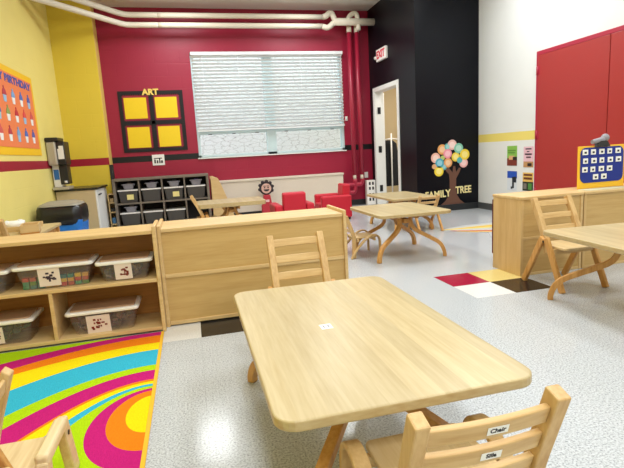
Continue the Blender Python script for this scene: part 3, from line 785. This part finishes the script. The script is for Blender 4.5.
# ------------------------------------------------------------------ birch divider (back of a shelf) behind the table
t = thing('birch_divider', 'low birch storage unit seen from its plain two panel back, behind the large table', 'cabinet', (.38, 3.03, 0))
a0, a1, dp = -.612, .600, .39
for xx in (a0, a1-.022):
    MB().prism([(-.006, 0), (dp, 0), (dp, .645), (-.006, .645)], 'x', xx, xx+.022).build('side_panel', M['cab_edge'], t, .004)
MB().box((a0+.022, .0, .602), (a1-.022, dp, .625)).build('top_panel', M['cab_edge'], t, .003)
MB().box((a0+.022, .012, .335), (a1-.022, .022, .602)).build('back_panel', M['cab_wood'], t)
MB().box((a0+.022, .012, .03), (a1-.022, .022, .315)).build('back_panel', M['cab_wood'], t)
MB().box((a0+.022, .002, .313), (a1-.022, .03, .337)).build('middle_rail', M['cab_edge'], t, .003)
MB().box((a0+.022, .002, .008), (a1-.022, dp-.01, .032)).build('bottom_panel', M['cab_edge'], t, .003)

# ------------------------------------------------------------------ double birch cabinets (right)
def right_cab(x0, x1, label):
    t = thing('birch_cabinet', label, 'cabinet', ((x0+x1)/2, 3.10, 0), 0, 'birch cabinets beside the right table')
    a0, a1, dp = x0-(x0+x1)/2, x1-(x0+x1)/2, .35
    MB().box((a0, 0, 0), (a0+.022, dp, .592)).build('side_panel', M['cab_side'], t, .003)
    MB().box((a1-.022, 0, 0), (a1, dp, .592)).build('side_panel', M['cab_edge'], t, .003)
    MB().box((a0-.004, -.006, .592), (a1+.004, dp+.006, .615)).build('top_panel', M['cab_edge'], t, .005)
    MB().box((a0+.022, .008, .30), (a1-.022, .02, .592)).build('back_panel', M['cab_wood'], t)
    MB().box((a0+.022, .008, .02), (a1-.022, .02, .29)).build('back_panel', M['cab_wood'], t)
    MB().box((a0+.022, .004, .284), (a1-.022, .03, .304)).build('middle_rail', M['cab_edge'], t, .002)
    MB().box((a0+.022, .004, .0), (a1-.022, dp-.005, .022)).build('bottom_panel', M['cab_edge'], t, .002)
    MB().box((a0-.003, dp+.001, .12), (a1+.003, dp+.008, .57)).build('front_door', M['maroon'], t, label='dark red door panel on the far side')
right_cab(2.39, 2.95, 'birch cabinet with the small wooden chair in front of it')
right_cab(2.96, 4.20, 'birch cabinet carrying the yellow and blue pocket chart')

t = thing('pocket_chart', 'yellow framed blue pocket chart of small cards standing on the birch cabinet', 'chart', (3.265, 3.27, .6155))
lean = Matrix.Rotation(math.radians(-1), 3, 'X')
def cb(nm, a, c, m, par, bev=0): return MB().box(a, c, lean, (0, 0, 0)).build(nm, m, par, bev)
cb('yellow_board', (-.215, 0, 0), (.245, .012, .345), M['chart_yellow'], t, .004)
pk = MB().prism([(p[0]+.016, p[1]+.190) for p in rrect(.425, .285, .05, 5)], 'y', -.004, 0)
bmesh.ops.rotate(pk.bm, verts=pk.bm.verts[:], cent=(0, 0, 0), matrix=lean); pk = pk.build('blue_pocket', M['pocket_blue'], t)
for r, z in enumerate((.275, .205, .135, .072)):
    for c in range(5):
        if (r == 3 and c in (0, 3, 4)) or (r == 2 and c == 4): continue
        x_ = -.180 + c*.081 + (.02 if r == 3 else 0) + (.006 if r % 2 else 0)
        w_ = (.052, .046, .05, .044, .05)[(c+r) % 5]
        cd = cb('picture_card', (x_, -.008, z), (x_+w_, -.004, z+.042), M['paper'], t)
        cb('card_mark', (x_+w_*.3, -.009, z+.010), (x_+w_*.72, -.008, z+.026), M['ink'], cd)
cl = MB(); cl.prism([(-.06, .335), (.075, .335), (.05, .372), (.035, .385), (-.02, .385), (-.04, .37)], 'y', -.02, .02)
cl.build('bulldog_clip', M['black_pl'], t, .004)
MB().tube([(-.09, 0, .375), (.0, 0, .39), (.03, 0, .40)], [.018, .022, .026], 12).ball((.035, 0, .405), .032).build('clip_grip', M['clear_tub'], t)
o = MB().prism(rrect(.40, .12, .01), 'z', 0, .003).build('paper_mat', cm('#d3cfae'), None); o.location = (3.22, 3.185, .6155)
tag(o, 'pale speckled paper mat lying in front of the pocket chart on the cabinet', 'mat')

# ------------------------------------------------------------------ rugs
o = MB().box((-1.80, .35, 0.0005), (-.262, 2.945, .008)).build('rainbow_rug', M['rug'], None, .003)
tag(o, 'bright rainbow striped rug in front of the open wooden shelf', 'rug')
MB().box((-.262, .35, .0005), (-.246, 2.945, .0085)).build('bound_edge', cm('#e8b42a', .9), o)
o = MB().prism([(2.92, 5.27), (3.10, 5.05), (3.30, 4.85), (3.06, 4.40), (4.25, 4.40), (4.25, 5.45), (3.30, 5.42)], 'z', .0005, .006).build('pale_rug', M['rug2'])
tag(o, 'pale rug with fanned yellow and red stripes near the family tree wall', 'rug')

# ------------------------------------------------------------------ dark cubby with bins
CX, CY, CW, CD = -.455, 8.0, 1.47, .40
t = thing('cubby_unit', 'grey eight compartment cubby against the maroon wall under the yellow square board', 'cubby', (CX, CY, 0))
for xx in (-CW/2, CW/2-.04): MB().box((xx, 0, 0), (xx+.04, CD, .755)).build('side_panel', M['grey_lam'], t, .003)
MB().box((-CW/2, -.005, .755), (CW/2, CD, .79)).build('top_panel', M['grey_lam'], t, .003)
MB().box((-CW/2+.04, .005, .385), (CW/2-.04, CD-.02, .41)).build('middle_shelf', M['grey_lam'], t, .002)
MB().box((-CW/2+.04, .005, .02), (CW/2-.04, CD-.02, .05)).build('bottom_shelf', M['grey_lam'], t, .002)
cell = (CW-.08)/4
for i in (1, 2, 3):
    x_ = -CW/2+.04+cell*i
    MB().box((x_-.012, .006, .05), (x_+.012, CD-.02, .385)).box((x_-.012, .006, .41), (x_+.012, CD-.02, .755)).build('divider', M['grey_lam'], t, .002)
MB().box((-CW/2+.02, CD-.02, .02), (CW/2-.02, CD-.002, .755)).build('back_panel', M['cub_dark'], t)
nth = ['first', 'second', 'third', 'fourth']
for r, z in enumerate((.41, .05)):
    for c in range(4):
        if r == 1 and c == 3: continue
        x_ = CX - CW/2 + .04 + cell*(c+.5)
        rowname = 'top' if r == 0 else 'bottom'
        extra = ' with a yellow label' if (r == 0 and c in (0, 2)) else ''
        q = thing('craft_bin', 'smoky grey bin%s, cubby %s row, %s from yellow pier' % (extra, rowname, nth[c]), 'bin', (x_, CY+.02, z), 0, 'smoky bins in the cubby')
        MB().frustum((0, .16), (cell-.085, .27), 0, (0, .16), (cell-.05, .31), .185, .02, .02).build('tub', M['bin_dark'], q, .003)
        MB().prism(rrect(cell-.035, .33, .015), 'z', .185, .205).build('rim', M['white_pl'], q, .004).location = (0, .16, 0)
        if extra: MB().box((-.02, -.012, .05), (.08, -.003, .13)).build('label_card', M['yel_label'], q)
        if (r == 0) or c == 0:
            s_ = thing('craft_tub', 'cloudy tub on the %s row bin of the cubby, %s from the pier' % (rowname, nth[c]), 'tub', (x_, CY+.10, z+.2055), 0, 'small cloudy tubs in the cubby')
            MB().frustum((.01, .03), (.13, .10), 0, (.01, .03), (.17, .13), .075, .02, .02).build('tub', M['clear_tub'], s_, .002)
            MB().prism(rrect(.20, .15, .015), 'z', .075, .090).build('rim', M['clear_tub'], s_, .003).location = (.01, .03, 0)
            MB().frustum((.02, .03), (.09, .07), .0902, (.02, .03), (.06, .05), .108, .01, .01).build('contents', cm(('#8c7c74', '#6a5a78', '#5c5a66', '#5a4a80')[c]), s_)

# display rack end beside it
t = thing('display_rack', 'pale wooden rack with a sloping end panel beside the grey cubby', 'rack', (.31, 7.98, 0))
for y in (0, .36):
    MB().prism([(0, 0), (.36, 0), (.30, .20), (.17, .58), (.12, .70), (.04, .735), (0, .735)], 'y', y, y+.025).build('end_panel', M['cab_edge'], t, .004)
MB().box((.01, .025, .06), (.30, .36, .08)).box((.01, .025, .40), (.20, .36, .42)).build('rack_shelf', M['cab_edge'], t)
MB().box((.0, .025, .05), (.012, .36, .70)).build('rack_back', M['cab_wood'], t)

# ------------------------------------------------------------------ counter cabinet, dispenser, trash can, side table
t = thing('counter_cabinet', 'beige cabinet with black worktop against the yellow wall', 'cabinet', (-1.585, 7.75, 0))
MB().box((-.27, -.33, .0), (.24, .52, .685)).build('body', M['beige'], t, .004)
MB().box((.24, -.325, .03), (.262, .515, .68)).build('door', M['white_pt'], t, .004)
MB().tube(smooth_path([(.262, -.22, .60), (.285, -.22, .61), (.285, -.12, .61), (.262, -.12, .60)], 3), .010, 8).build('handle', M['black_pl'], t)
MB().box((-.28, -.35, .685), (.285, .535, .715)).build('worktop', M['black_top'], t, .005)
t = thing('water_dispenser', 'tall grey and black water dispenser standing on the black worktop', 'dispenser', (-1.745, 7.47, .7155))
MB().box((-.11, -.16, 0), (.09, .15, .04)).build('drip_tray', M['grey_metal'], t, .005)
MB().box((-.11, -.06, .04), (-.005, .13, .36)).build('lower_column', M['white_pl'], t, .006)
MB().box((-.095, -.064, .14), (-.03, -.06, .28)).build('blue_panel', M['blue_label'], t)
MB().box((-.02, -.075, .07), (.085, .13, .34)).build('tap_panel', M['black_pl'], t, .006)
MB().tube([(.05, -.085, .12), (.05, -.085, .09)], .018, 10).build('tap', M['white_pl'], t)
MB().box((-.12, -.18, .34), (-.0, .14, .66)).build('tank', M['grey_metal'], t, .02, seg=3)
MB().box((.0, -.15, .34), (.10, .15, .66)).build('front_panel', M['black_pl'], t, .01)
MB().box((.012, -.154, .42), (.088, -.150, .56)).box((.03, -.155, .56), (.088, -.151, .60)).build('notice', M['paper'], t)
MB().box((-.125, -.19, .66), (.04, .15, .715)).build('cap', M['black_pl'], t, .015, seg=3)

t = thing('trash_can', 'blue bin with bulging black liner and grey lid by the yellow wall', 'trash can', (-1.56, 6.45, 0))
MB().frustum((0, 0), (.42, .42), 0, (0, 0), (.49, .48), .40, .05, .06).build('body', M['blue_bin'], t, .01)
ln = MB(); rings = []
for (z, sx, sy) in ((.345, .46, .46), (.35, .48, .49), (.40, .50, .51), (.46, .51, .51), (.53, .50, .50), (.565, .48, .47)):
    rr = random.Random(int(z*1000)); ring = []
    for i, p in enumerate(rrect(sx, sy, .10, 6)):
        j = 1 + rr.uniform(-.022, .022); ring.append(ln.bm.verts.new((p[0]*j, p[1]*j, z + rr.uniform(-.008, .008))))
    rings.append(ring)
for r0, r1 in zip(rings, rings[1:]):
    for i in range(len(r0)): ln.bm.faces.new((r0[i], r0[(i+1) % len(r0)], r1[(i+1) % len(r0)], r1[i])).smooth = True
ln.bm.faces.new(rings[-1])
ln.build('liner', M['liner'], t)
ld_ = MB(); ld_.frustum((0, 0), (.47, .46), .568, (0, 0), (.45, .43), .59, .10, .10, 6); ld_.frustum((0, 0), (.45, .43), .59, (0, 0), (.30, .28), .62, .10, .09, 6)
ld_.build('lid', M['grey_lid'], t, .006)

t = thing('corner_shelf', 'narrow wooden shelf between the beige cabinet and the grey cubby', 'shelf', (-1.225, 8.05, 0))
MB().box((-.055, .25, 0), (.02, .27, .56)).build('back_panel', M['cab_edge'], t)
for z in (.08, .27, .42, .555): MB().box((-.06, 0, z), (.035, .25, z+.018)).build('shelf_board', M['cab_edge'], t, .002)
MB().box((-.06, 0, 0), (-.048, .25, .57)).build('side_panel', M['cab_edge'], t)
for z, h_, c, l in ((.288, .05, '#2a2626', 'black folded item on the narrow wooden shelf'), (.098, .09, '#4a7ca8', 'blue grey box low on the narrow wooden shelf'), (.438, .06, '#b89a6a', 'tan box on the upper board of the narrow wooden shelf')):
    o = MB().box((-1.265, 8.08, z+.0005), (-1.21, 8.22, z+h_)).build('small_box', cm(c), None, .004); tag(o, l, 'box')

t = thing('side_table', 'low wooden side table by the yellow wall behind the open shelf', 'table', (-1.56, 4.78, 0))
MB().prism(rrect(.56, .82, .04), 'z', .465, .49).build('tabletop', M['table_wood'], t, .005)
for ix in (-1, 1):
    for iy in (-1, 1): MB().box((ix*.24-.02, iy*.36-.02, 0), (ix*.24+.02, iy*.36+.02, .465)).build('leg', M['leg_wood'], t, .004)
MB().box((-.22, -.345, .41), (.22, -.325, .465)).box((.22, -.34, .41), (.24, .34, .465)).box((-.24, -.34, .41), (-.22, .34, .465)).box((-.22, .325, .41), (.22, .345, .465)).build('apron', M['leg_wood'], t)
t = thing('wooden_tray', 'wooden tray with dark rim on the low side table', 'tray', (-1.60, 4.85, .4905))
MB().prism(rrect(.40, .34, .03), 'z', 0, .012).build('tray_base', M['cab_edge'], t)
rim = MB()
for a, c in (((-.20, -.17), (.20, -.158)), ((-.20, .158), (.20, .17)), ((-.20, -.158), (-.188, .158)), ((.188, -.158), (.20, .158))): rim.box((*a, .012), (*c, .045))
rim.build('tray_rim', M['cab_edge'], t, .003)
bm_ = MB(); bm_.ball((0, 0, .03), .05, 1.7, 1.0, .7); bm_.ball((.05, .02, .045), .03, 1.1, 1, .9); bm_.ball((-.05, -.01, .04), .03)
rr = random.Random(5)
for v in bm_.bm.verts: v.co += Vector((rr.uniform(-.006, .006), rr.uniform(-.006, .006), rr.uniform(-.005, .005)))
zm = min(v.co.z for v in bm_.bm.verts)
for v in bm_.bm.verts: v.co.z -= zm
o = bm_.build('paper_towel', M['paper']); o.location = (-1.585, 4.83, .503); tag(o, 'crumpled white paper towel lying in the wooden tray', 'paper towel')
t = thing('stacked_box', 'open wooden box standing at the end of the low side table', 'box', (-1.375, 4.56, .4905), math.radians(12))
MB().box((-.07, -.12, 0), (.07, .12, .012)).build('box_base', M['shelf_wood_shaded'], t)
MB().box((-.07, -.12, .012), (-.06, .12, .075)).box((.06, -.12, .012), (.07, .12, .075)).box((-.06, -.12, .012), (.06, -.11, .075)).box((-.06, .11, .012), (.06, .12, .075)).build('box_side', M['cab_edge'], t, .002)

# ------------------------------------------------------------------ red armchairs and the little figure
t = thing('soft_armchair', 'red soft armchair seen from behind, beside the toy figure', 'armchair', (1.30, 6.42, 0), 0, 'red soft armchairs')
def soft(nm, a, c, rot=None): return MB().box(a, c, rot).build(nm, M['red_vinyl'], t, .025, seg=3)
def armchair():
    soft('seat', (-.158, -.14, .03), (.158, .24, .26))
    soft('backrest', (-.155, -.24, .03), (.155, -.12, .53), Matrix.Rotation(math.radians(5), 3, 'X'))
    soft('armrest', (-.27, -.24, .03), (-.16, .23, .375))
    soft('armrest', (.16, -.24, .03), (.27, .23, .375))
    for ix in (-.22, .22):
        for iy in (-.2, .19): MB().tube([(ix, iy, 0), (ix, iy, .032)], .02, 10).build('foot', M['black_pl'], t)
armchair()
A1 = t
t = thing('soft_armchair', 'red soft armchair turned sideways near the riser pipes', 'armchair', (2.10, 7.15, 0), math.radians(88), 'red soft armchairs')
armchair()

t = thing('toy_figure', 'round faced toy figure with dark hair and red body before the heater cover', 'toy', (1.24, 8.20, 0))
MB().prism([(-.10, 0), (.10, 0), (.10, .17), (.075, .22), (.055, .36), (-.055, .36), (-.075, .22), (-.10, .17)], 'y', -.05, .05).build('body', cm('#b82a38'), t, .01)
MB().disc((0, .0, .475), .118, 'y', .05, 32).build('hair', cm('#2a2226'), t, .008)
MB().disc((0, -.012, .47), .085, 'y', .02, 28).build('face', cm('#d8b0a0'), t)
fc = MB()
for sx in (-1, 1): fc.disc((sx*.03, -.017, .485), .012, 'y', .006, 12); fc.box((sx*.03-.022, -.018, .507), (sx*.03+.022, -.012, .516))
fc.prism([(.05*math.cos(PI+PI*i/8), .455+.035*math.sin(PI+PI*i/8)) for i in range(9)], 'y', -.017, -.012)
fc.build('face_features', cm('#2a2226'), t)
for a in range(10):
    an = 2*PI*a/10 + .2
    if math.sin(an) > -.5: MB().ball((.112*math.cos(an), .02, .478+.112*math.sin(an)), .03).build('hair_curl', cm('#2a2226'), t)
MB().box((-.03, -.056, .24), (.03, -.05, .28)).build('chest_patch', cm('#e8c0c0'), t)

# ------------------------------------------------------------------ beside and beyond the doorway
t = thing('slotted_stand', 'white stand with dark square slots between the maroon wall and the doorway', 'stand', (3.27, 8.54, 0))
MB().box((-.085, -.05, 0), (.085, .05, .46)).build('body', M['white_pl'], t, .006)
for z in (.10, .19, .31, .40):
    for x_ in (-.028, .035): MB().box((x_-.018, -.053, z-.028), (x_+.018, -.049, z+.028)).build('slot', M['ink'], t, .002)
t = thing('coat_stand', 'white pole coat stand inside the doorway', 'coat stand', (3.90, 8.95, 0))
MB().disc((0, 0, 0), .16, 'z', .025, 24).build('base', M['white_pl'], t, .004)
MB().tube([(0, 0, .02), (0, 0, 1.32)], .014, 10).build('pole', M['white_pl'], t)
MB().tube([(-.13, 0, 1.20), (0, 0, 1.22), (.13, 0, 1.20)], .012, 8).build('crossbar', M['white_pl'], t)
cj = MB(); rings = []
for (z, w_, d_) in ((.28, .19, .10), (.6, .20, .11), (.95, .19, .105), (1.12, .165, .09), (1.19, .09, .05)):
    rings.append([cj.bm.verts.new((w_*math.cos(2*PI*i/20)*(1+.07*math.cos(i*2.1)), d_*math.sin(2*PI*i/20)*(1+.10*math.sin(i*1.7)), z)) for i in range(20)])
for r0, r1 in zip(rings, rings[1:]):
    for i in range(20): cj.bm.faces.new((r0[i], r0[(i+1) % 20], r1[(i+1) % 20], r1[i])).smooth = True
cj.bm.faces.new(rings[-1])
o = cj.build('black_coat', M['jacket']); o.location = (3.90, 9.10, 0); tag(o, 'black coat hanging on the white pole inside the doorway', 'coat')

# ------------------------------------------------------------------ view
S.view_settings.view_transform = 'Standard'; S.view_settings.look = 'None'
S.view_settings.gamma = 1.0; S.view_settings.use_curve_mapping = False
S.view_settings.exposure = -0.06
